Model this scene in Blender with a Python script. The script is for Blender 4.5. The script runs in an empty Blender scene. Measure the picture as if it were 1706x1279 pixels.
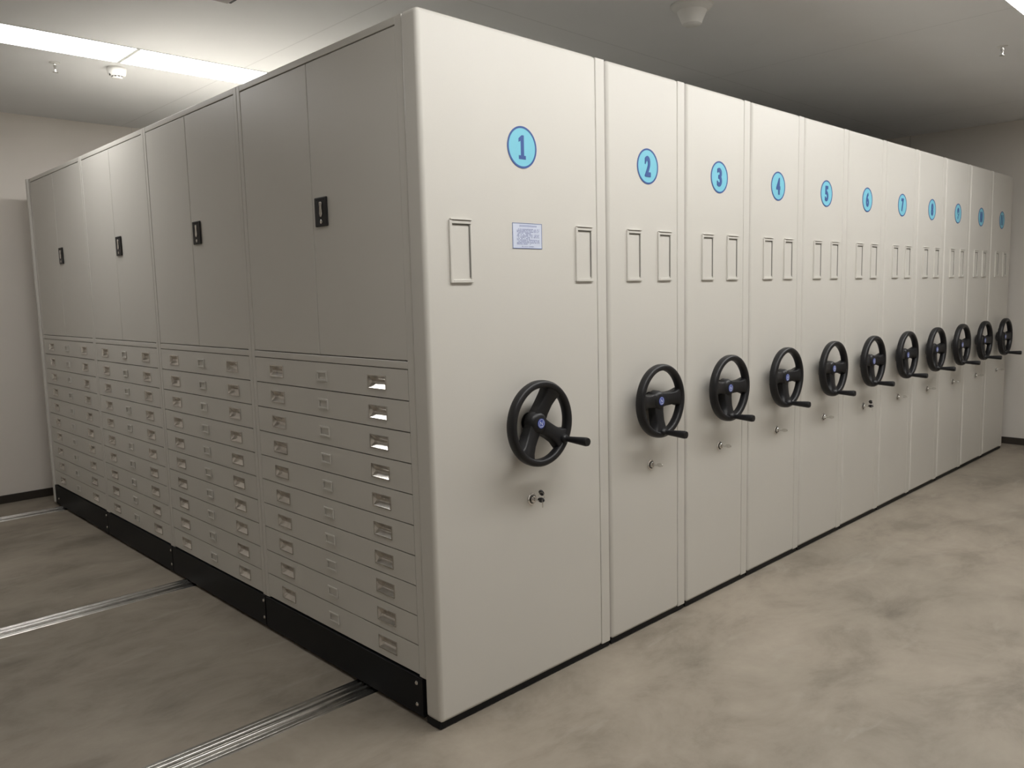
import bpy, bmesh, math, random
from mathutils import Vector, Matrix

random.seed(4)
C = bpy.context.scene.collection

# ------------------------------------------------------------------ camera
CAM = (-1.55344, -1.98810, 1.43751)
YAW, PIT, ROL, FPX = 0.803286, -0.112711, -0.024277, 1338.52
cam_d = bpy.data.cameras.new('camera')
cam = bpy.data.objects.new('camera', cam_d)
C.objects.link(cam)
fw = Vector((math.cos(PIT) * math.cos(YAW), math.cos(PIT) * math.sin(YAW), math.sin(PIT)))
r_ = Vector((math.sin(YAW), -math.cos(YAW), 0.0))
u_ = r_.cross(fw)
cr, sr = math.cos(ROL), math.sin(ROL)
rr = cr * r_ + sr * u_
uu = -sr * r_ + cr * u_
M = Matrix(((rr.x, uu.x, -fw.x, CAM[0]), (rr.y, uu.y, -fw.y, CAM[1]), (rr.z, uu.z, -fw.z, CAM[2]), (0, 0, 0, 1)))
cam.matrix_world = M
cam_d.sensor_fit = 'HORIZONTAL'
cam_d.sensor_width = 36.0
cam_d.lens = 36.0 * FPX / 1706.0
cam_d.clip_start = 0.05
bpy.context.scene.camera = cam

# ------------------------------------------------------------------ world, exposure
sc = bpy.context.scene
w = bpy.data.worlds.new('room_air'); sc.world = w
w.use_nodes = True
w.node_tree.nodes['Background'].inputs[0].default_value = (0.9, 0.95, 1.0, 1)
w.node_tree.nodes['Background'].inputs[1].default_value = 0.0
sc.view_settings.view_transform = 'Standard'
sc.view_settings.look = 'None'
sc.view_settings.gamma = 1.0
sc.view_settings.exposure = 0.0
sc.view_settings.use_curve_mapping = False

LIGHT = 15.4                      # emission of the ceiling light panels
LIGHT_COL = (1.0, 0.985, 0.958)
ROOM_H = 2.80
X0, X1, Y0, Y1 = -2.9, 6.50, -3.0, 4.74      # room extents
# strips of ceiling panels: (y centre, first x, number of panels)
PANEL_L, PANEL_W = 1.20, 0.33

# ------------------------------------------------------------------ materials
def new_mat(name):
    m = bpy.data.materials.new(name); m.use_nodes = True
    return m, m.node_tree, m.node_tree.nodes['Principled BSDF']

def lin(c):
    return tuple(((x / 255) / 12.92 if x / 255 <= 0.04045 else ((x / 255 + 0.055) / 1.055) ** 2.4) for x in c)

def flat(name, col, rough=0.5, metal=0.0, spec=0.5, bump=0.0, bscale=200, var=0.0, vscale=3):
    m, t, b = new_mat(name)
    b.inputs['Roughness'].default_value = rough
    b.inputs['Metallic'].default_value = metal
    b.inputs['Specular IOR Level'].default_value = spec
    b.inputs['Base Color'].default_value = (*col, 1)
    tc = t.nodes.new('ShaderNodeTexCoord')
    if var > 0:
        n = t.nodes.new('ShaderNodeTexNoise'); n.inputs['Scale'].default_value = vscale
        n.inputs['Detail'].default_value = 4
        t.links.new(tc.outputs['Object'], n.inputs['Vector'])
        rp = t.nodes.new('ShaderNodeValToRGB')
        rp.color_ramp.elements[0].position = 0.3
        rp.color_ramp.elements[1].position = 0.7
        rp.color_ramp.elements[0].color = (*[c * (1 - var) for c in col], 1)
        rp.color_ramp.elements[1].color = (*[min(1, c * (1 + var)) for c in col], 1)
        t.links.new(n.outputs['Fac'], rp.inputs['Fac'])
        t.links.new(rp.outputs['Color'], b.inputs['Base Color'])
    if bump > 0:
        n2 = t.nodes.new('ShaderNodeTexNoise'); n2.inputs['Scale'].default_value = bscale
        t.links.new(tc.outputs['Object'], n2.inputs['Vector'])
        bp = t.nodes.new('ShaderNodeBump'); bp.inputs['Strength'].default_value = bump
        bp.inputs['Distance'].default_value = 0.001
        t.links.new(n2.outputs['Fac'], bp.inputs['Height'])
        t.links.new(bp.outputs['Normal'], b.inputs['Normal'])
    return m

PAINT = flat('cream_powder_coat', (0.615, 0.597, 0.553), 0.42, spec=0.5, bump=0.12, bscale=260, var=0.012, vscale=1.5)
PLASTIC = flat('black_plastic', (0.008, 0.008, 0.0095), 0.42, spec=0.38, bump=0.15, bscale=500)
BLACKM = flat('black_sheet_metal', (0.007, 0.0075, 0.009), 0.5, spec=0.22, bump=0.1)
STEEL = flat('brushed_steel', (0.68, 0.66, 0.63), 0.17, 1.0, var=0.1, vscale=40)
CHROME = flat('chrome', (0.75, 0.74, 0.72), 0.16, 1.0, var=0.03)
NICKEL = flat('nickel_key', (0.66, 0.65, 0.62), 0.32, 0.35, var=0.03)
RAILM = flat('steel_rail_metal', (0.46, 0.45, 0.43), 0.24, 1.0, var=0.12, vscale=25)
BOUNCE_CUT = flat('dull_bounce_cut', (0.45, 0.435, 0.40), 0.8, spec=0.2, var=0.12, vscale=4)  # dull tone for added, unseen cabinet tops, lessens light bounced onto the ceiling
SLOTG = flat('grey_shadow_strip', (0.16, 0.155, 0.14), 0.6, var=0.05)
SLOT = flat('matte_dark', (0.02, 0.019, 0.018), 0.7, var=0.1)  # matte dark for slots, indicator and the lock's painted shade ring
DISC = flat('cyan_vinyl', (0.20, 0.56, 0.70), 0.4, var=0.02)
NAVY = flat('blue_print', (0.04, 0.095, 0.30), 0.45, var=0.02)
BADGE = flat('royal_blue_badge', (0.035, 0.07, 0.36), 0.3, var=0.02)
WHITE = flat('white_print', (0.62, 0.66, 0.80), 0.5, var=0.02)
SHEET = flat('pale_blue_paper', (0.62, 0.67, 0.80), 0.5, var=0.02)
INK = flat('pale_blue_ink', (0.33, 0.37, 0.60), 0.5, var=0.02)
DETECT = flat('white_plastic', (0.72, 0.71, 0.68), 0.4, var=0.02)
TRIMM = flat('dark_skirting', (0.035, 0.028, 0.022), 0.45, var=0.15)
FRAMEM = flat('white_lamp_frame', (0.75, 0.75, 0.74), 0.5, var=0.02)
GREYBOX = flat('grey_box_plastic', (0.30, 0.27, 0.24), 0.5, var=0.05)

def seam_mat(name, col, seams_x=(), seams_y=(), rough=0.75, dark=0.86, wdt=0.004, axis=('X', 'Y'), var=0.03):
    """plain paint with thin board joints at given positions along two axes"""
    m, t, b = new_mat(name)
    b.inputs['Roughness'].default_value = rough
    tc = t.nodes.new('ShaderNodeTexCoord')
    sp = t.nodes.new('ShaderNodeSeparateXYZ'); t.links.new(tc.outputs['Object'], sp.inputs[0])
    n = t.nodes.new('ShaderNodeTexNoise'); n.inputs['Scale'].default_value = 1.3; n.inputs['Detail'].default_value = 5
    t.links.new(tc.outputs['Object'], n.inputs['Vector'])
    rp = t.nodes.new('ShaderNodeValToRGB')
    rp.color_ramp.elements[0].position = 0.3; rp.color_ramp.elements[1].position = 0.7
    rp.color_ramp.elements[0].color = (*[c * (1 - var) for c in col], 1)
    rp.color_ramp.elements[1].color = (*[c * (1 + var) for c in col], 1)
    t.links.new(n.outputs['Fac'], rp.inputs['Fac'])
    cur = rp.outputs['Color']
    for ax, lst in ((axis[0], seams_x), (axis[1], seams_y)):
        for v in lst:
            c1 = t.nodes.new('ShaderNodeMath'); c1.operation = 'COMPARE'
            c1.inputs[1].default_value = v; c1.inputs[2].default_value = wdt
            t.links.new(sp.outputs[ax], c1.inputs[0])
            mx = t.nodes.new('ShaderNodeMixRGB'); mx.blend_type = 'MULTIPLY'
            mx.inputs['Color2'].default_value = (dark, dark, dark, 1)
            t.links.new(c1.outputs[0], mx.inputs['Fac']); t.links.new(cur, mx.inputs['Color1'])
            cur = mx.outputs['Color']
    t.links.new(cur, b.inputs['Base Color'])
    return m

CEIL = seam_mat('ceiling_paint', (0.78, 0.78, 0.78), (-1.67, 0.77, 3.215, 5.65), (0.95,), rough=0.6, dark=0.86)
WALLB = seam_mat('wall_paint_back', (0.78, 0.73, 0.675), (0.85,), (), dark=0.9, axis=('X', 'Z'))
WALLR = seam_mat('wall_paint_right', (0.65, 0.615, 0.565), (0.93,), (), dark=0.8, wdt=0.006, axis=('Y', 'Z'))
WALLP = seam_mat('wall_paint', (0.76, 0.73, 0.69))

def floor_mat():
    m, t, b = new_mat('mottled_floor')
    tc = t.nodes.new('ShaderNodeTexCoord')
    mp = t.nodes.new('ShaderNodeMapping'); mp.inputs['Rotation'].default_value = (0, 0, 0.35)
    mp.inputs['Scale'].default_value = (1.3, 1.9, 1)
    t.links.new(tc.outputs['Object'], mp.inputs['Vector'])
    n1 = t.nodes.new('ShaderNodeTexNoise'); n1.inputs['Scale'].default_value = 1.6
    n1.inputs['Detail'].default_value = 9; n1.inputs['Roughness'].default_value = 0.68
    n1.inputs['Distortion'].default_value = 0.35
    t.links.new(mp.outputs[0], n1.inputs['Vector'])
    r1 = t.nodes.new('ShaderNodeValToRGB')
    e = r1.color_ramp.elements
    e[0].position = 0.30; e[0].color = (0.175, 0.151, 0.121, 1)
    e[1].position = 0.70; e[1].color = (0.352, 0.312, 0.258, 1)
    k = e.new(0.5); k.color = (0.288, 0.252, 0.206, 1)
    t.links.new(n1.outputs['Fac'], r1.inputs['Fac'])
    # broad cloudy drift
    n3 = t.nodes.new('ShaderNodeTexNoise'); n3.inputs['Scale'].default_value = 0.9
    n3.inputs['Detail'].default_value = 3
    t.links.new(tc.outputs['Object'], n3.inputs['Vector'])
    r3 = t.nodes.new('ShaderNodeValToRGB')
    r3.color_ramp.elements[0].position = 0.35; r3.color_ramp.elements[0].color = (0.88, 0.88, 0.87, 1)
    r3.color_ramp.elements[1].position = 0.65; r3.color_ramp.elements[1].color = (1.07, 1.06, 1.05, 1)
    t.links.new(n3.outputs['Fac'], r3.inputs['Fac'])
    mx = t.nodes.new('ShaderNodeMixRGB'); mx.blend_type = 'MULTIPLY'; mx.inputs['Fac'].default_value = 1
    t.links.new(r1.outputs['Color'], mx.inputs['Color1']); t.links.new(r3.outputs['Color'], mx.inputs['Color2'])
    # thin pale scuffs
    mp2 = t.nodes.new('ShaderNodeMapping'); mp2.inputs['Rotation'].default_value = (0, 0, -0.7)
    mp2.inputs['Scale'].default_value = (1.5, 5.0, 1)
    t.links.new(tc.outputs['Object'], mp2.inputs['Vector'])
    n2 = t.nodes.new('ShaderNodeTexNoise'); n2.inputs['Scale'].default_value = 1.7
    n2.inputs['Detail'].default_value = 6; n2.inputs['Distortion'].default_value = 0.8
    t.links.new(mp2.outputs[0], n2.inputs['Vector'])
    r2 = t.nodes.new('ShaderNodeValToRGB')
    r2.color_ramp.elements[0].position = 0.60; r2.color_ramp.elements[0].color = (0, 0, 0, 1)
    r2.color_ramp.elements[1].position = 0.74; r2.color_ramp.elements[1].color = (0.38, 0.38, 0.38, 1)
    t.links.new(n2.outputs['Fac'], r2.inputs['Fac'])
    mx2 = t.nodes.new('ShaderNodeMixRGB'); mx2.blend_type = 'MIX'
    mx2.inputs['Color2'].default_value = (0.40, 0.365, 0.31, 1)
    t.links.new(r2.outputs['Color'], mx2.inputs['Fac']); t.links.new(mx.outputs['Color'], mx2.inputs['Color1'])
    t.links.new(mx2.outputs['Color'], b.inputs['Base Color'])
    rr2 = t.nodes.new('ShaderNodeMapRange')
    rr2.inputs['To Min'].default_value = 0.42; rr2.inputs['To Max'].default_value = 0.62
    t.links.new(n1.outputs['Fac'], rr2.inputs['Value'])
    t.links.new(rr2.outputs[0], b.inputs['Roughness'])
    b.inputs['Specular IOR Level'].default_value = 0.4
    return m
FLOOR = floor_mat()

def emit_mat():
    m, t, b = new_mat('lit_diffuser')
    b.inputs['Base Color'].default_value = (0.9, 0.9, 0.9, 1)
    b.inputs['Emission Color'].default_value = (*LIGHT_COL, 1)
    b.inputs['Emission Strength'].default_value = LIGHT
    return m
EMIT = emit_mat()

# ------------------------------------------------------------------ mesh helpers
def box(bm, x0, x1, y0, y1, z0, z1):
    vs = [bm.verts.new(p) for p in ((x0, y0, z0), (x1, y0, z0), (x1, y1, z0), (x0, y1, z0),
                                    (x0, y0, z1), (x1, y0, z1), (x1, y1, z1), (x0, y1, z1))]
    for f in ((0, 3, 2, 1), (4, 5, 6, 7), (0, 1, 5, 4), (1, 2, 6, 5), (2, 3, 7, 6), (3, 0, 4, 7)):
        bm.faces.new([vs[i] for i in f])
    return vs

def lathe(bm, prof, seg=32, mat=None, cap=True):
    """prof: list of (radius, height) turned about local Z; mat maps to place"""
    mat = mat or Matrix.Identity(4)
    rings = []
    for r, h in prof:
        if r < 1e-6:
            rings.append([bm.verts.new(mat @ Vector((0, 0, h)))])
        else:
            rings.append([bm.verts.new(mat @ Vector((r * math.cos(2 * math.pi * k / seg), r * math.sin(2 * math.pi * k / seg), h))) for k in range(seg)])
    for a, b in zip(rings, rings[1:]):
        for k in range(seg):
            k2 = (k + 1) % seg
            if len(a) == 1 and len(b) == 1: continue
            if len(a) == 1: bm.faces.new([a[0], b[k], b[k2]])
            elif len(b) == 1: bm.faces.new([a[k], a[k2], b[0]])
            else: bm.faces.new([a[k], a[k2], b[k2], b[k]])
    if cap:
        for rg, rev in ((rings[0], True), (rings[-1], False)):
            if len(rg) > 1: bm.faces.new(rg[::-1] if rev else rg)

def ring_tube(bm, R, prof, seg=64, mat=None):
    """closed profile (dr, dh) swept round radius R about local Z"""
    mat = mat or Matrix.Identity(4)
    rings = []
    for k in range(seg):
        a = 2 * math.pi * k / seg
        rings.append([bm.verts.new(mat @ Vector(((R + dr) * math.cos(a), (R + dr) * math.sin(a), dh))) for dr, dh in prof])
    n = len(prof)
    for k in range(seg):
        a, b = rings[k], rings[(k + 1) % seg]
        for j in range(n):
            bm.faces.new([a[j], b[j], b[(j + 1) % n], a[(j + 1) % n]])

def prism(bm, pts, h0, h1, mat=None):
    """closed polygon pts in local XY extruded along local Z"""
    mat = mat or Matrix.Identity(4)
    a = [bm.verts.new(mat @ Vector((x, y, h0))) for x, y in pts]
    b = [bm.verts.new(mat @ Vector((x, y, h1))) for x, y in pts]
    bm.faces.new(a[::-1]); bm.faces.new(b)
    n = len(pts)
    for i in range(n):
        bm.faces.new([a[i], a[(i + 1) % n], b[(i + 1) % n], b[i]])

def plate_holes(bm, xf, xb, y0, y1, z0, z1, holes):
    """sheet in the YZ plane, front at xf, back at xb, with rectangular holes"""
    ys = sorted({y0, y1, *[h[0] for h in holes], *[h[1] for h in holes]})
    zs = sorted({z0, z1, *[h[2] for h in holes], *[h[3] for h in holes]})
    ny, nz = len(ys) - 1, len(zs) - 1
    def solid(i, j):
        if i < 0 or j < 0 or i >= ny or j >= nz: return False
        cy, cz = (ys[i] + ys[i + 1]) / 2, (zs[j] + zs[j + 1]) / 2
        return not any(h[0] < cy < h[1] and h[2] < cz < h[3] for h in holes)
    vf, vb = {}, {}
    def V(d, x, i, j):
        if (i, j) not in d: d[(i, j)] = bm.verts.new((x, ys[i], zs[j]))
        return d[(i, j)]
    for i in range(ny):
        for j in range(nz):
            if not solid(i, j): continue
            c = [(i, j), (i + 1, j), (i + 1, j + 1), (i, j + 1)]
            bm.faces.new([V(vf, xf, *q) for q in c][::-1])
            bm.faces.new([V(vb, xb, *q) for q in c])
            for (a, b2, di, dj) in ((0, 1, 0, -1), (1, 2, 1, 0), (2, 3, 0, 1), (3, 0, -1, 0)):
                if not solid(i + di, j + dj):
                    p, q = c[a], c[b2]
                    bm.faces.new([V(vf, xf, *p), V(vf, xf, *q), V(vb, xb, *q), V(vb, xb, *p)])

def obj(name, bm, mat, parent=None, bevel=0.0, seg=2, smooth=False, angle=35, pos=None):
    bmesh.ops.recalc_face_normals(bm, faces=bm.faces)
    me = bpy.data.meshes.new(name); bm.to_mesh(me); bm.free()
    me.materials.append(mat)
    o = bpy.data.objects.new(name, me); C.objects.link(o)
    if bevel > 0:
        md = o.modifiers.new('bevel', 'BEVEL'); md.width = bevel; md.segments = seg
        md.limit_method = 'ANGLE'; md.angle_limit = math.radians(40)
        md.harden_normals = False
    if smooth or bevel > 0:
        for p in me.polygons: p.use_smooth = True
        lim = math.radians(angle if bevel == 0 else 60)
        b2 = bmesh.new(); b2.from_mesh(me)
        for e in b2.edges:
            if len(e.link_faces) == 2:
                e.smooth = e.calc_face_angle(0) < lim
        if bevel > 0:
            for e in b2.edges: e.smooth = True
            md2 = o.modifiers.new('wn', 'WEIGHTED_NORMAL'); md2.keep_sharp = False
        b2.to_mesh(me); b2.free()
    if parent is not None: o.parent = parent
    if pos is not None: o.location = pos
    return o

def tag(o, label, cat, group=None):
    o['label'] = label; o['category'] = cat
    if group: o['group'] = group
    return o

def thing(name, label, cat, loc=(0, 0, 0), group=None, rz=0.0):
    o = bpy.data.objects.new(name, None); C.objects.link(o)
    o.location = loc; o.rotation_euler = (0, 0, rz); o.empty_display_size = 0.1
    return tag(o, label, cat, group)

def dup(o, parent=None):
    c = o.copy(); C.objects.link(c)
    if parent is not None: c.parent = parent
    for ch in list(o.children): dup(ch, c)
    return c

def struct(name, bm, mat, **k):
    o = obj(name, bm, mat, **k); o['kind'] = 'structure'; return o

def NB(): return bmesh.new()

# local frame for things mounted on the front face: local Z points to -Y (outward), local X -> X, local Y -> Z
FRONT = Matrix(((1, 0, 0, 0), (0, 0, -1, 0), (0, 1, 0, 0), (0, 0, 0, 1)))
def front_at(x, z, y=0.0): return Matrix.Translation((x, y, z)) @ FRONT
# local frame for things on the left face: local Z points to -X, local X -> -Y, local Y -> Z
LEFT = Matrix(((0, 0, -1, 0), (-1, 0, 0, 0), (0, 1, 0, 0), (0, 0, 0, 1)))
def left_at(y, z, x=0.0): return Matrix.Translation((x, y, z)) @ LEFT

# ------------------------------------------------------------------ room shell
T = 0.12
b = NB(); box(b, X0 - T, X1 + T, Y0 - T, Y1 + T, -0.1, 0.0); struct('floor', b, FLOOR)
b = NB(); box(b, X0 - T, X1 + T, Y0 - T, Y1 + T, ROOM_H, ROOM_H + 0.1); struct('ceiling', b, CEIL)
b = NB(); box(b, X0 - T, X1 + T, Y1, Y1 + T, 0, ROOM_H); struct('wall_back', b, WALLB)
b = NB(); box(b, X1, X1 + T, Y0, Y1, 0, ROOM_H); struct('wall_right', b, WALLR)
b = NB(); box(b, X0 - T, X0, Y0, Y1, 0, ROOM_H); struct('wall_left', b, WALLP)
b = NB(); box(b, X0 - T, X1 + T, Y0 - T, Y0, 0, ROOM_H); struct('wall_front', b, WALLP)
b = NB(); box(b, X0, X1, Y1 - 0.012, Y1, 0, 0.06); struct('baseboard_back', b, TRIMM, bevel=0.003)
b = NB(); box(b, X1 - 0.012, X1, Y0, Y1 - 0.012, 0, 0.06); struct('baseboard_right', b, TRIMM, bevel=0.003)
b = NB(); box(b, X0, X0 + 0.012, Y0, Y1 - 0.012, 0, 0.06); struct('baseboard_left', b, TRIMM, bevel=0.003)
b = NB(); box(b, X0 + .012, X1 - .012, Y0, Y0 + 0.012, 0, 0.06); struct('baseboard_front', b, TRIMM, bevel=0.003)

# ------------------------------------------------------------------ ceiling light panels
def light_panel(name='ceiling_light'):
    t = thing(name, 'x', 'ceiling light', (0, 0, ROOM_H))
    b = NB()
    L, Wd, f = PANEL_L / 2 - 0.0005, PANEL_W / 2, 0.004
    e = 0.011
    box(b, -L, L, -Wd, -Wd + f, -0.004, 0.0); box(b, -L, L, Wd - f, Wd, -0.004, 0.0)
    box(b, -L, -L + e, -Wd + f, Wd - f, -0.006, 0.0); box(b, L - e, L, -Wd + f, Wd - f, -0.006, 0.0)
    obj('frame', b, FRAMEM, t)
    b = NB(); box(b, -L + e, L - e, -Wd + f, Wd - f, -0.0045, -0.0005); obj('diffuser', b, EMIT, t)
    return t

proto = light_panel()
first = True
def put_light(x, y, label, group):
    global first
    t = proto if first else dup(proto)
    first = False
    t.location = (x, y, ROOM_H)
    t['label'] = label; t['group'] = group
XJ = 0.17
put_light(XJ - 0.6, 2.805, 'lit white ceiling panel at upper left, left of the joint above the smoke detector', 'lit ceiling panels over the drawer side')
put_light(XJ + 0.6, 2.805, 'lit white ceiling panel right of the joint, running behind the cabinet tops', 'lit ceiling panels over the drawer side')
put_light(XJ + 1.8, 2.805, 'lit ceiling panel hidden above the cabinet tops, end of the back strip', 'lit ceiling panels over the drawer side')
for k, lab in enumerate(['lit ceiling panel over the handwheel aisle, first at its left end',
                         'lit ceiling panel over the handwheel aisle, second from its left end',
                         'lit ceiling panel over the handwheel aisle, third from its right end',
                         'lit ceiling panel over the handwheel aisle, second from its right end',
                         'lit ceiling panel at the top right corner above the handwheel aisle']):
    put_light(XJ + 0.6 + 1.2 * (k - 1), -0.905, lab, 'lit ceiling panels over the handwheel aisle')

# ------------------------------------------------------------------ floor rails
def rail(y, label):
    b = NB()
    def hump(c, r, h, n=8): return [(c - r * math.cos(math.pi * q / n), .003 + h * math.sin(math.pi * q / n)) for q in range(n + 1)]
    pr = [(-.066, 0), (-.064, .003)] + hump(-.050, .004, .0022, 6) + hump(-.017, .0085, .011) + hump(.017, .0085, .011) + hump(.050, .004, .0022, 6) + [(.064, .003), (.066, 0)]
    a = [b.verts.new((X0 + .15, y + p, z)) for p, z in pr]
    c = [b.verts.new((6.2, y + p, z)) for p, z in pr]
    for i in range(len(pr) - 1): b.faces.new([a[i], a[i + 1], c[i + 1], c[i]])
    b.faces.new(a); b.faces.new(c[::-1]); b.faces.new([a[0], c[0], c[-1], a[-1]])
    o = obj('floor_rail', b, RAILM, smooth=True, angle=50)
    tag(o, label, 'floor rail', 'steel rails under the shelving')
rail(0.453, 'grooved steel floor rail nearest the viewer, running out at the bottom of the photo')
rail(2.05, 'grooved steel floor rail between the nearest rail and the one by the back wall')
rail(4.24, 'thin steel floor rail farthest away, beside the back wall')

# ------------------------------------------------------------------ shelving units
H = 2.30
U = [0.0, 0.8957, 1.4260, 1.9655, 2.5040, 3.0349, 3.5750, 4.1085, 4.6300, 5.1600, 5.6930, 6.2349]
PZ0 = 0.025
STRIP = 0.058
ZW = 0.983

def handwheel(parent, x, ang):
    """ang: direction of the crank spoke in the panel plane"""
    b = NB()
    F0 = front_at(x, ZW)
    R = 0.1385
    prof = []
    for k in range(14):
        a = 2 * math.pi * k / 14
        prof.append((0.0136 * math.copysign(abs(math.cos(a)) ** 0.75, math.cos(a)), 0.060 + 0.0190 * math.copysign(abs(math.sin(a)) ** 0.75, math.sin(a))))
    ring_tube(b, R, prof, 72, F0)
    # hub: a stem out of the panel, widening to a flat boss
    lathe(b, [(0.034, 0.0), (0.034, 0.004), (0.030, 0.006), (0.034, 0.014), (0.042, 0.022), (0.041, 0.046), (0.034, 0.059), (0.024, 0.0635), (0.0, 0.0635)], 36, F0)
    # three spokes, T arrangement, each widening to the rim
    for da, wd in ((0, 0.036), (math.radians(92), 0.032), (math.radians(-92), 0.032)):
        F = F0 @ Matrix.Rotation(ang + da, 4, 'Z')
        st = [(0.012, 0.030, 0.012, 0.056), (0.045, 0.0265, 0.014, 0.058), (0.080, 0.0255, 0.018, 0.063), (0.106, 0.0285, 0.024, 0.069),
              (0.128, wd + .006, 0.034, 0.073), (0.139, wd + .014, 0.045, 0.072)]
        secs = []
        for (rad, hw, h0, h1) in st:
            secs.append([b.verts.new(F @ Vector((rad, yy, hh))) for yy, hh in
                         ((-hw, h0 + .003), (-hw + .004, h0), (hw - .004, h0), (hw, h0 + .003), (hw, h1 - .005), (hw - .006, h1), (-hw + .006, h1), (-hw, h1 - .005))])
        for s1, s2 in zip(secs, secs[1:]):
            for j in range(8): b.faces.new([s1[j], s1[(j + 1) % 8], s2[(j + 1) % 8], s2[j]])
        b.faces.new(secs[0]); b.faces.new(secs[-1][::-1])
    o = obj('handwheel', b, PLASTIC, parent, smooth=True, angle=50)
    # crank
    b = NB()
    F = F0 @ Matrix.Translation((0.128 * math.cos(ang), 0.128 * math.sin(ang), 0))
    lathe(b, [(0.017, 0.068), (0.017, 0.078), (0.0125, 0.083), (0.0095, 0.088), (0.0105, 0.10), (0.0125, 0.125), (0.0148, 0.155), (0.0160, 0.176), (0.0140, 0.184), (0.0, 0.186)], 28, F)
    obj('crank_handle', b, PLASTIC, o, smooth=True, angle=50)
    b = NB()
    lathe(b, [(0.0175, 0.0630), (0.0175, 0.0652), (0.0, 0.0652)], 32, F0)
    bd = obj('hub_badge', b, BADGE, o); bd['label'] = 'round blue badge with a white lightning emblem'
    # white emblem: ring and a slanted bolt with two bars, plus little marks below
    b = NB()
    ring_tube(b, 0.0140, [(-.0006, .0651), (.0006, .0651), (.0006, .0657), (-.0006, .0657)], 32, F0)
    for pts in ([(-.0085, -.006), (-.0062, -.006), (-.0035, .0075), (-.0058, .0075)],
                [(.0035, -.0065), (.0058, -.0065), (.0085, .007), (.0062, .007)],
                [(-.0058, .0075), (-.0030, .0075), (.0005, .0012), (-.0018, .0005)],
                [(-.0005, -.0002), (.0025, .0010), (.0058, -.0065), (.0030, -.0065)]):
        prism(b, pts, .0651, .0657, F0)
    for k in range(5):
        xx = -.006 + k * .003
        prism(b, [(xx - .0008, -.0115), (xx + .0008, -.0115), (xx + .0008, -.009), (xx - .0008, -.009)], .0651, .0657, F0)
    e = obj('hub_emblem', b, WHITE, o)
    return o

def lock(parent, x, z):
    b = NB()
    F = front_at(x, z)
    lathe(b, [(0.0215, 0.0), (0.0215, 0.003), (0.0175, 0.0055), (0.0125, 0.0055), (0.0125, 0.011), (0.0105, 0.0135), (0.0, 0.0135)], 28, F)
    o = obj('lock', b, CHROME, parent, smooth=True, angle=35)
    b = NB(); box(b, x - .0012, x + .0012, -0.0142, -0.013, z - .005, z + .005)
    ring_tube(b, 0.0148, [(-.0016, .0050), (.0016, .0050), (.0016, .0060), (-.0016, .0060)], 28, F)  # dark ring painting the shading round the lock cylinder
    obj('keyway_and_shade_ring', b, SLOT, o)
    return o

def key_thing(x, z, n, black=False):
    lab = {1: 'bunch of keys with black heads hanging in the lock of the panel numbered 1',
           6: 'bunch of keys with dark heads in the lock of the panel numbered 6'}.get(
        n, 'small silver key sticking out of the lock of the panel numbered %d' % n)
    t = thing('key', lab, 'key', (x, -0.0138, z), 'keys in the shelving locks')
    # blade and stem
    b = NB(); lathe(b, [(.0034, -.002), (.0034, .026), (.0026, .030), (0, .030)], 14, FRONT); obj('blade', b, CHROME, t, smooth=True, angle=50)
    # bow: flat rounded plate lying in the YZ plane, tipped upward
    b = NB()
    pts = []
    for k in range(16):
        a = 2 * math.pi * k / 16
        pts.append((-.034 + .0145 * math.cos(a), .0035 + .0085 * math.sin(a)))
    hw = 0.0032 if black else 0.0018
    va = [b.verts.new((-hw, y, z2)) for y, z2 in pts]; vb = [b.verts.new((hw, y, z2)) for y, z2 in pts]
    b.faces.new(va); b.faces.new(vb[::-1])
    for k in range(16): b.faces.new([va[k], va[(k + 1) % 16], vb[(k + 1) % 16], vb[k]])
    obj('bow', b, PLASTIC if black else CHROME, t)
    if black:
        b = NB()
        Mr = Matrix.Translation((0.002, -.034, .018)) @ Matrix.Rotation(math.radians(90), 4, 'Y')
        ring_tube(b, 0.013, [(.0009 * math.cos(q), .0009 * math.sin(q)) for q in (0, 1.57, 3.14, 4.71)], 28, Mr)
        obj('key_ring', b, CHROME, t)
        b = NB()
        lathe(b, [(0.011, -.0028), (0.0118, 0), (0.011, .0028)], 20, Matrix.Translation((0.006, -.03, .028)) @ Matrix.Rotation(1.2, 4, 'Y'))
        obj('spare_key_head', b, PLASTIC, t)
        b = NB(); box(b, -.0045, -.001, -.044, -.042, -.022, .008); obj('spare_key_blade', b, CHROME, t)
    return t

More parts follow.
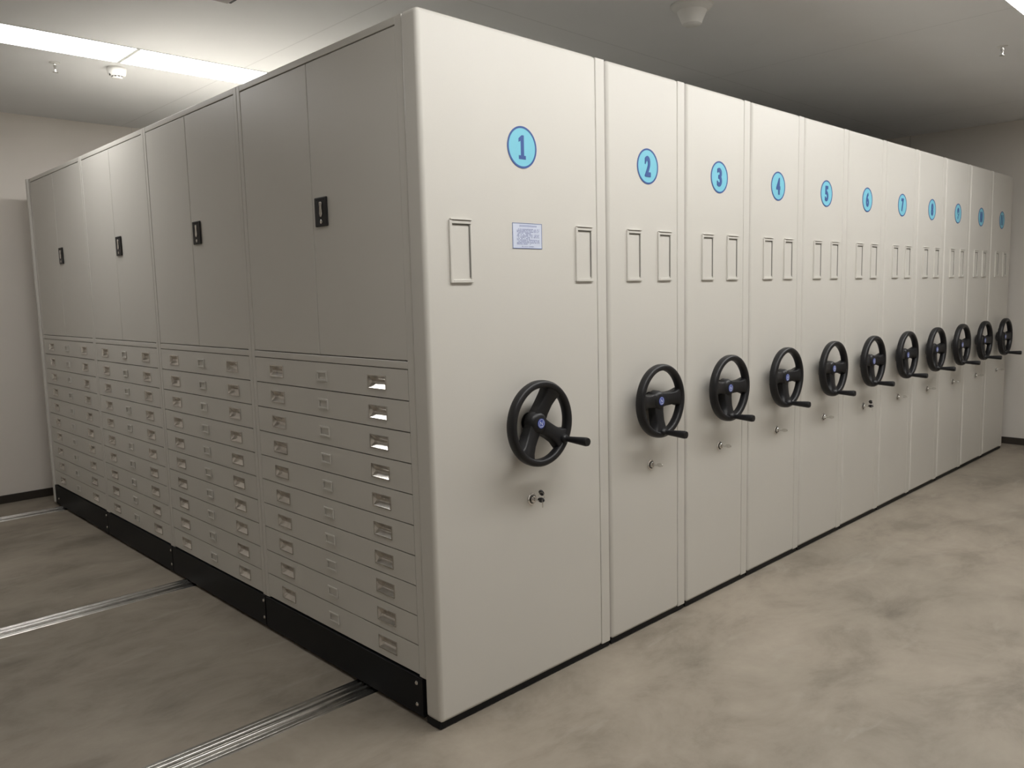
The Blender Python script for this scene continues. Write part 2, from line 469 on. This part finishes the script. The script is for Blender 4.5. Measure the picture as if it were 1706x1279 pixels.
def card_holder(parent, xc, zc=1.573, w2=0.047, h2=0.099):
    b = NB()
    F = front_at(xc, zc)
    t = 0.0105
    # left, bottom, top and right rails of a raised frame (open corner top right)
    for (a0, a1, c0, c1, hh) in ((-w2, -w2 + t, -h2, h2, .007), (-w2 + t, w2, -h2, -h2 + t, .007),
                                 (-w2 + t, w2, h2 - t, h2, .0055), (w2 - t * .55, w2, -h2 + t, h2 - t, .0045)):
        prism(b, [(a0, c0), (a1, c0), (a1, c1), (a0, c1)], -0.001, hh, F)
    # folded back lip along the top
    prism(b, [(-w2 + .004, h2 + .001), (w2 - .001, h2 + .001), (w2 - .001, h2 + .0055), (-w2 + .004, h2 + .0055)], -0.001, .009, F)
    o = obj('card_holder', b, PAINT, parent, bevel=0.0012, seg=2)
    # slot shadow gap round the inside, its shade painted as a grey strip
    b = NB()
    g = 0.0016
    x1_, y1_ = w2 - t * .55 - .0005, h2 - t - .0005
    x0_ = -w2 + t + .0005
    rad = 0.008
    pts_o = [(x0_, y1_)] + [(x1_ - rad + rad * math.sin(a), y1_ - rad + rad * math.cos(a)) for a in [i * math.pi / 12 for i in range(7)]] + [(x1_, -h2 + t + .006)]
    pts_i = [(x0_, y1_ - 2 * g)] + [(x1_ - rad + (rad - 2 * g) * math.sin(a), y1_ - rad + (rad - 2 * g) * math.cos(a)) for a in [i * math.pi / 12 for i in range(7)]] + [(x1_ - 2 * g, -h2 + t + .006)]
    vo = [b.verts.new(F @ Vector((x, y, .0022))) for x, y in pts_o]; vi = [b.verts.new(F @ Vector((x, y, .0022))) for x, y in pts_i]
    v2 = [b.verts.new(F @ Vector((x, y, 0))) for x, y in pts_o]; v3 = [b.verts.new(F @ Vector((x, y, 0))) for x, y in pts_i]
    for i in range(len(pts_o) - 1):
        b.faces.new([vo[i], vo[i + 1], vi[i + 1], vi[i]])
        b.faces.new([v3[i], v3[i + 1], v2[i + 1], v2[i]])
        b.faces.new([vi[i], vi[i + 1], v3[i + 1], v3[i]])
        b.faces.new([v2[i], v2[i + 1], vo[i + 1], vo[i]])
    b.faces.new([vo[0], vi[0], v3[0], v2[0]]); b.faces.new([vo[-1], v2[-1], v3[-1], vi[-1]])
    obj('slot_shade', b, SLOTG, o)
    return o

DG = None
def text_mesh(txt, size, squeeze, offset):
    cu = bpy.data.curves.new('t', 'FONT'); cu.body = txt; cu.size = size
    cu.align_x = 'CENTER'; cu.align_y = 'CENTER'; cu.offset = offset; cu.extrude = 0.0004
    o = bpy.data.objects.new('t', cu); C.objects.link(o)
    bpy.context.view_layer.update()
    dg = bpy.context.evaluated_depsgraph_get()
    me = bpy.data.meshes.new_from_object(o.evaluated_get(dg))
    C.objects.unlink(o); bpy.data.objects.remove(o); bpy.data.curves.remove(cu)
    xs = [v.co.x for v in me.vertices]; ys = [v.co.y for v in me.vertices]
    cx, cy = (min(xs) + max(xs)) / 2, (min(ys) + max(ys)) / 2
    hgt = max(ys) - min(ys)
    for v in me.vertices:
        v.co.x = (v.co.x - cx) * squeeze; v.co.y -= cy
    return me, hgt

def number_sign(parent, x, n, z=1.930):
    b = NB(); F = front_at(x, z)
    R = 0.0695
    lathe(b, [(R, 0.0), (R, 0.0010), (0.0, 0.0010)], 64, F)
    o = obj('number_disc', b, DISC, parent)
    b = NB()
    ring_tube(b, R - 0.0026, [(-.0033, .0004), (.0033, .0004), (.0033, .0016), (-.0033, .0016)], 64, F)
    obj('disc_border', b, NAVY, o)
    s = str(n)
    if n == 1:
        # slab-footed figure one
        b = NB()
        pts = [(-.0165, -.040), (.0165, -.040), (.0165, -.0275), (.0085, -.0275), (.0085, .040), (-.0015, .040), (-.0165, .029), (-.0165, .0165), (-.0065, .0215), (-.0065, -.0275), (-.0165, -.0275)]
        prism(b, pts, .0009, .0017, F)
        obj('numeral', b, NAVY, o)
    else:
        me, hh = text_mesh(s, 0.1, 1.0, 0.0030)
        k = 0.080 / hh
        xs = [v.co.x for v in me.vertices]
        wd = max(xs) - min(xs)
        tw = 0.040 if len(s) == 1 else 0.056
        # heavier strokes: the outline laid three times, a millimetre or two apart
        bt = bmesh.new()
        for qi, sh in enumerate(((-.0019, 0), (.0019, 0), (0, .0012), (0, -.0012))):
            tmp = me.copy()
            for v in tmp.vertices:
                v.co = F @ Vector((v.co.x * (tw - .0038) / wd + sh[0], v.co.y * k + sh[1], v.co.z + 0.0013 + qi * 0.00025))
            bt.from_mesh(tmp); bpy.data.meshes.remove(tmp)
        bt.to_mesh(me); bt.free()
        me.materials.clear(); me.materials.append(NAVY)
        me.name = 'numeral'
        q = bpy.data.objects.new('numeral', me); C.objects.link(q); q.parent = o
    return o

for n in range(1, 12):
    u0, u1 = U[n - 1], U[n]
    wdt = u1 - u0
    lab = ('cream steel mobile cabinet with drawers on its side, numbered 1 on a blue disc' if n == 1 else
           'cream steel mobile shelving unit with handwheel, numbered %d on a blue disc' % n)
    t = thing('mobile_cabinet' if n == 1 else 'mobile_shelving_unit', lab, 'shelving unit', (0, 0, 0), None if n == 1 else 'mobile shelving units in a row')
    # front panel: a folded sheet box with rounded long edges, stepped joint strip at its right
    b = NB(); box(b, u0 + .002, u1 - STRIP, 0.0, 0.083, PZ0, H); 
    fp = obj('front_panel', b, PAINT, t, bevel=0.016, seg=4)
    b = NB(); box(b, u1 - STRIP - .001, u1 - (.0075 if n < 4 else .0035), 0.003, 0.083, PZ0, H - .002)
    obj('edge_strip', b, PAINT, t, bevel=0.003, seg=2)
    b = NB(); box(b, u0 + .006, u1 - .006, 0.010, 0.080, 0.004, PZ0 + .01)
    obj('kick_plate', b, BLACKM, t)
    if n > 1:
        b = NB(); box(b, u0 + .006, u1 - .006, 0.083, 4.41, 0.03, H - .006)
        obj('cabinet_body', b, PAINT, t, bevel=0.003, seg=1)
        b = NB(); box(b, u0 + .008, u1 - .008, 0.085, 4.408, H - .006, H - .003); obj('bounce_cut_sheet', b, BOUNCE_CUT, t)  # unseen sheet added to dim the bounce off the unit's top
    mid = (u0 + u1) / 2
    number_sign(t, mid - .009, n)
    if n == 1:
        for xc in (0.149, 0.752): card_holder(t, xc)
    else:
        for s in (-1, 1): card_holder(t, mid - .001 + s * .1035)
    handwheel(t, mid - .008, math.radians(-32) if n == 1 else math.radians(-92 + (n * 37 % 5 - 2) * 0.8))
    lx = mid + .001; lz = {1: .702}.get(n, .708)
    lock(t, lx, lz)
    key_thing(lx, lz, n, n in (1, 6))
    if n == 1: T1 = t

# notice on the panel numbered 1
b = NB(); box(b, .3835, .5275, -0.0012, 0.0, 1.589, 1.6755)
nt = obj('notice_sheet', b, SHEET, T1); nt['label'] = 'pale notice sheet with lines of blue writing and a blue border'
b = NB()
for (a0, a1, c0, c1) in ((.3835, .5275, 1.589, 1.5905), (.3835, .5275, 1.674, 1.6755), (.3835, .385, 1.5905, 1.674), (.526, .5275, 1.5905, 1.674)):
    box(b, a0, a1, -.0018, -.0010, c0, c1)
obj('border', b, NAVY, nt)
b = NB()
def glyph_run(x0, x1, z, h, dens=0.8):
    x = x0
    while x < x1:
        wd = h * random.uniform(.75, 1.0)
        if random.random() < dens:
            # blocky little characters, too small in the photo to read
            box(b, x, x + wd, -.0017, -.0011, z + h * .75, z + h * .95)
            box(b, x, x + wd, -.0017, -.0011, z, z + h * .18)
            box(b, x + wd * .4, x + wd * .6, -.0017, -.0011, z, z + h)
        x += wd * 1.25
glyph_run(.418, .497, 1.6635, .0055, 1.0)
zz = 1.6535
for k in range(12):
    glyph_run(.404 if k % 3 else .411, .513 if k % 4 != 3 else .470, zz - k * .0046, .0028)
glyph_run(.428, .487, 1.5945, .003)
obj('writing', b, INK, nt)

# ------------------------------------------------------------------ left side of unit 1: four bays
B = [0.083, 1.2096, 2.2434, 3.2625, 4.383]
XF = 0.010                      # face plane of doors and drawers
DZ, RZ, BZ = 1.2262, 1.1970, 0.155
b = NB(); box(b, 0.060, U[1] - .006, 0.083, 4.383, 0.155, H - .005); obj('cabinet_body', b, PAINT, T1)
b = NB(); box(b, 0.064, U[1] - .008, 0.085, 4.381, H - .005, H - .0025); obj('bounce_cut_sheet', b, BOUNCE_CUT, T1)  # same added bounce-dimming sheet, out of view on the drawer unit
b = NB(); box(b, -0.004, U[1] - .006, 4.383, 4.413, 0.020, H); obj('end_panel', b, PAINT, T1, bevel=0.006, seg=2)

def cup_pull(parent, yc, zc):
    """recessed metal cup, 102 x 42 mm"""
    b = NB(); F = left_at(yc, zc, XF)
    hw, hh = .051, .021
    # flange
    t = .0035
    for (a0, a1, c0, c1) in ((-hw - t, hw + t, hh, hh + t), (-hw - t, hw + t, -hh - t, -hh), (-hw - t, -hw, -hh, hh), (hw, hw + t, -hh, hh)):
        prism(b, [(a0, c0), (a1, c0), (a1, c1), (a0, c1)], -.002, .0018, F)
    # concave scoop, profile in (height, depth)
    pf = [(hh, .0012), (hh - .002, -.002), (.012, -.0085), (.004, -.0120), (-.003, -.0130), (-.0065, -.0118), (-.0130, -.0062), (-.018, -.0018), (-hh, .0012)]
    a = [b.verts.new(F @ Vector((-hw - min(z, 0) * .2, y, z))) for y, z in pf]
    c = [b.verts.new(F @ Vector((hw + min(z, 0) * .2, y, z))) for y, z in pf]
    for i in range(len(pf) - 1): b.faces.new([a[i], a[i + 1], c[i + 1], c[i]])
    b.faces.new(a); b.faces.new(c[::-1])
    return obj('recessed_pull', b, STEEL, parent, smooth=True, angle=40)

def small_frame(parent, yc, zc):
    b = NB(); F = left_at(yc, zc, XF)
    hw, hh, t = .034, .0195, .0075
    for (a0, a1, c0, c1) in ((-hw, hw, hh - t, hh), (-hw, hw, -hh, -hh + t), (-hw, -hw + t, -hh + t, hh - t), (hw - t, hw, -hh + t, hh - t)):
        prism(b, [(a0, c0), (a1, c0), (a1, c1), (a0, c1)], -.0005, .0042, F)
    return obj('label_frame', b, PAINT, parent, bevel=.0008, seg=1)

def latch(yc, zc):
    b = NB(); F = left_at(yc, zc, XF)
    prism(b, [(-.041, -.052), (.041, -.052), (.041, .052), (-.041, .052)], -.001, .006, F)
    o = obj('door_latch', b, PLASTIC, T1, bevel=.004, seg=2)
    o['label'] = 'black latch plate with a silver lever'
    b = NB()
    pts = [(-.0065, .034), (.0065, .034), (.0085, .028), (.0060, .016), (.0070, .002), (.0085, -.008), (.0050, -.020), (-.0050, -.020), (-.0085, -.008), (-.0070, .002), (-.0060, .016), (-.0085, .028)]
    prism(b, [(x + .006, y + .001) for x, y in pts], .005, .011, F)
    obj('lever', b, STEEL, o, bevel=.002, seg=2)
    b = NB(); lathe(b, [(.0075, .005), (.0075, .009), (.0055, .010), (0, .010)], 20, F @ Matrix.Translation((.006, -.036, 0)))
    obj('key_cylinder', b, STEEL, o, smooth=True)
    b = NB(); prism(b, [(-.026, .040), (.026, .040), (.026, .046), (-.026, .046)], .005, .0068, F)
    obj('plate_ridge', b, BLACKM, o)

SW = 0.027                      # stile width
for k in range(4):
    y0, y1 = B[k] + .001, B[k + 1] - .001
    s0 = SW + (.008 if k == 0 else 0); s1 = SW
    b = NB()
    box(b, XF, .062, y0, y0 + s0, BZ - .004, H - .002)
    box(b, XF, .062, y1 - s1, y1, BZ - .004, H - .002)
    box(b, XF + .0005, .062, y0 + s0, y1 - s1, H - .026, H - .002)
    box(b, XF + .0005, .062, y0 + s0, y1 - s1, RZ + .002, DZ - .002)
    obj('cabinet_frame', b, PAINT, T1, bevel=.002, seg=2)
    a0, a1 = y0 + s0 + .0015, y1 - s1 - .0015
    yc = (a0 + a1) / 2
    split = yc + .012
    for (d0, d1) in ((a0, split - .0017), (split + .0017, a1)):
        b = NB(); box(b, XF + .0015, .045, d0, d1, DZ + .0012, H - .0292)
        obj('cabinet_door', b, PAINT, T1, bevel=.002, seg=2)
    latch(split - .066, 1.744)
    pitch = (RZ - BZ) / 10
    off = .322 if k in (1, 2) else .352
    for j in range(10):
        z1_ = RZ - j * pitch - .0005
        z0_ = z1_ - pitch + .0038
        zc = (z0_ + z1_) / 2
        b = NB()
        holes = [(yc + s * off - .0515, yc + s * off + .0515, zc - .0215, zc + .0215) for s in (-1, 1)]
        plate_holes(b, XF + .001, XF + .0035, a0, a1, z0_, z1_, holes)
        # folded returns at the edges of the drawer front
        box(b, XF + .0035, .036, a0, a0 + .0015, z0_, z1_); box(b, XF + .0035, .036, a1 - .0015, a1, z0_, z1_)
        box(b, XF + .0035, .036, a0 + .0015, a1 - .0015, z1_ - .0015, z1_); box(b, XF + .0035, .036, a0 + .0015, a1 - .0015, z0_, z0_ + .0015)
        d = obj('drawer', b, PAINT, T1)
        for s in (-1, 1): cup_pull(d, yc + s * off, zc)
        small_frame(d, yc, zc)

# black base skirt with bolts, and the open gap above it
for k in range(4):
    b = NB(); box(b, .004, .030, (B[k] + .004 if k else .098), B[k + 1] - .003, 0.018, BZ - .005)
    box(b, .008, .060, (B[k] + .004 if k else .098), B[k + 1] - .003, 0.010, 0.026)
    box(b, .028, .060, (B[k] + .004 if k else .098), B[k + 1] - .003, 0.026, BZ - .0035)
    obj('base_skirt', b, BLACKM, T1, bevel=.0015, seg=1)
def bolt(y, z):
    b = NB(); lathe(b, [(.0075, 0), (.0075, .002), (.0055, .0045), (0, .005)], 12, left_at(y, z, .004))
    obj('bolt', b, STEEL, T1, smooth=True)
for y in (.128, B[1] + .014, B[2] + .014, B[3] + .014):
    bolt(y, .128); bolt(y, .052)
bolt(4.30, .06)
b = NB(); box(b, .07, U[1] - .02, .10, 4.36, .018, .153); obj('carriage', b, BLACKM, T1)

# ------------------------------------------------------------------ ceiling fittings
def hang(name, label, cat, x, y, prof, mat=DETECT, seg=32, group=None):
    b = NB(); lathe(b, [(r, -h) for r, h in prof], seg, Matrix.Translation((0, 0, 0)))
    o = obj(name, b, mat, None, smooth=True, angle=35, pos=(x, y, ROOM_H))
    tag(o, label, cat, group); return o
sd = thing('smoke_detector', 'small white smoke detector on the ceiling beside the lit panels', 'smoke detector', (0.205, 3.10, ROOM_H))
b = NB(); lathe(b, [(.052, 0), (.052, -.012), (.049, -.036), (.040, -.048), (.040, -.0485), (0, -.0485)], 36); obj('housing', b, DETECT, sd, smooth=True)
b = NB(); lathe(b, [(.030, -.048), (.030, -.055), (.024, -.061), (0, -.061)], 28); obj('sensing_cap', b, DETECT, sd, smooth=True)
b = NB()
for k in range(10):
    a = 2 * math.pi * k / 10
    prism(b, [(-.005, -.0008), (.005, -.0008), (.005, .0008), (-.005, .0008)], -.0545, -.049, Matrix.Rotation(a, 4, 'Z') @ Matrix.Translation((0, .0300, 0)))
obj('vent_slots', b, SLOT, sd)
b = NB(); lathe(b, [(.004, -.036), (.004, -.050), (0, -.050)], 10, Matrix.Translation((-.043, -.010, 0))); obj('indicator', b, SLOT, sd)

def sprinkler(x, y, label):
    t = thing('sprinkler', label, 'sprinkler', (x, y, ROOM_H), 'fire sprinklers on the ceiling')
    b = NB(); lathe(b, [(.028, 0), (.028, -.003), (.020, -.006), (0, -.006)], 24); obj('rosette', b, DETECT, t, smooth=True)
    b = NB(); lathe(b, [(.0085, -.005), (.0085, -.022), (.006, -.026), (.006, -.050), (0, -.050)], 16); obj('body', b, CHROME, t, smooth=True)
    b = NB(); lathe(b, [(.005, -.049), (.015, -.052), (.015, -.0535), (0, -.0535)], 20); obj('deflector', b, CHROME, t)
sprinkler(-.095, 3.20, 'tiny sprinkler head left of the smoke detector')
sprinkler(3.93, -.50, 'faint sprinkler head near the top right light panel')

ct = thing('cone_fitting', 'pale cone-shaped fitting on the ceiling above the panel numbered 2', 'ceiling fitting', (1.93, .305, ROOM_H))
b = NB(); lathe(b, [(.098, 0), (.098, -.010), (.090, -.020), (.072, -.030), (.058, -.062), (.047, -.088), (.034, -.096), (0, -.099)], 48); obj('housing', b, DETECT, ct, smooth=True)
b = NB(); lathe(b, [(.104, 0), (.104, -.005), (.098, -.008), (0, -.008)], 48); obj('rim', b, DETECT, ct, smooth=True)

# grey box fitting at the top edge of the photo
bx = thing('ceiling_box', 'small brown-grey box fitting cut off by the top edge of the photo', 'ceiling box', (0.0, 0.0, ROOM_H))
BXX, BXY = 0.187, 1.509
b = NB(); box(b, BXX - .32, BXX, BXY, BXY + .09, -.040, 0); obj('casing', b, GREYBOX, bx, bevel=.004)
b = NB(); box(b, BXX, BXX + .012, BXY + .008, BXY + .082, -.038, -.003); obj('end_cap', b, BLACKM, bx)
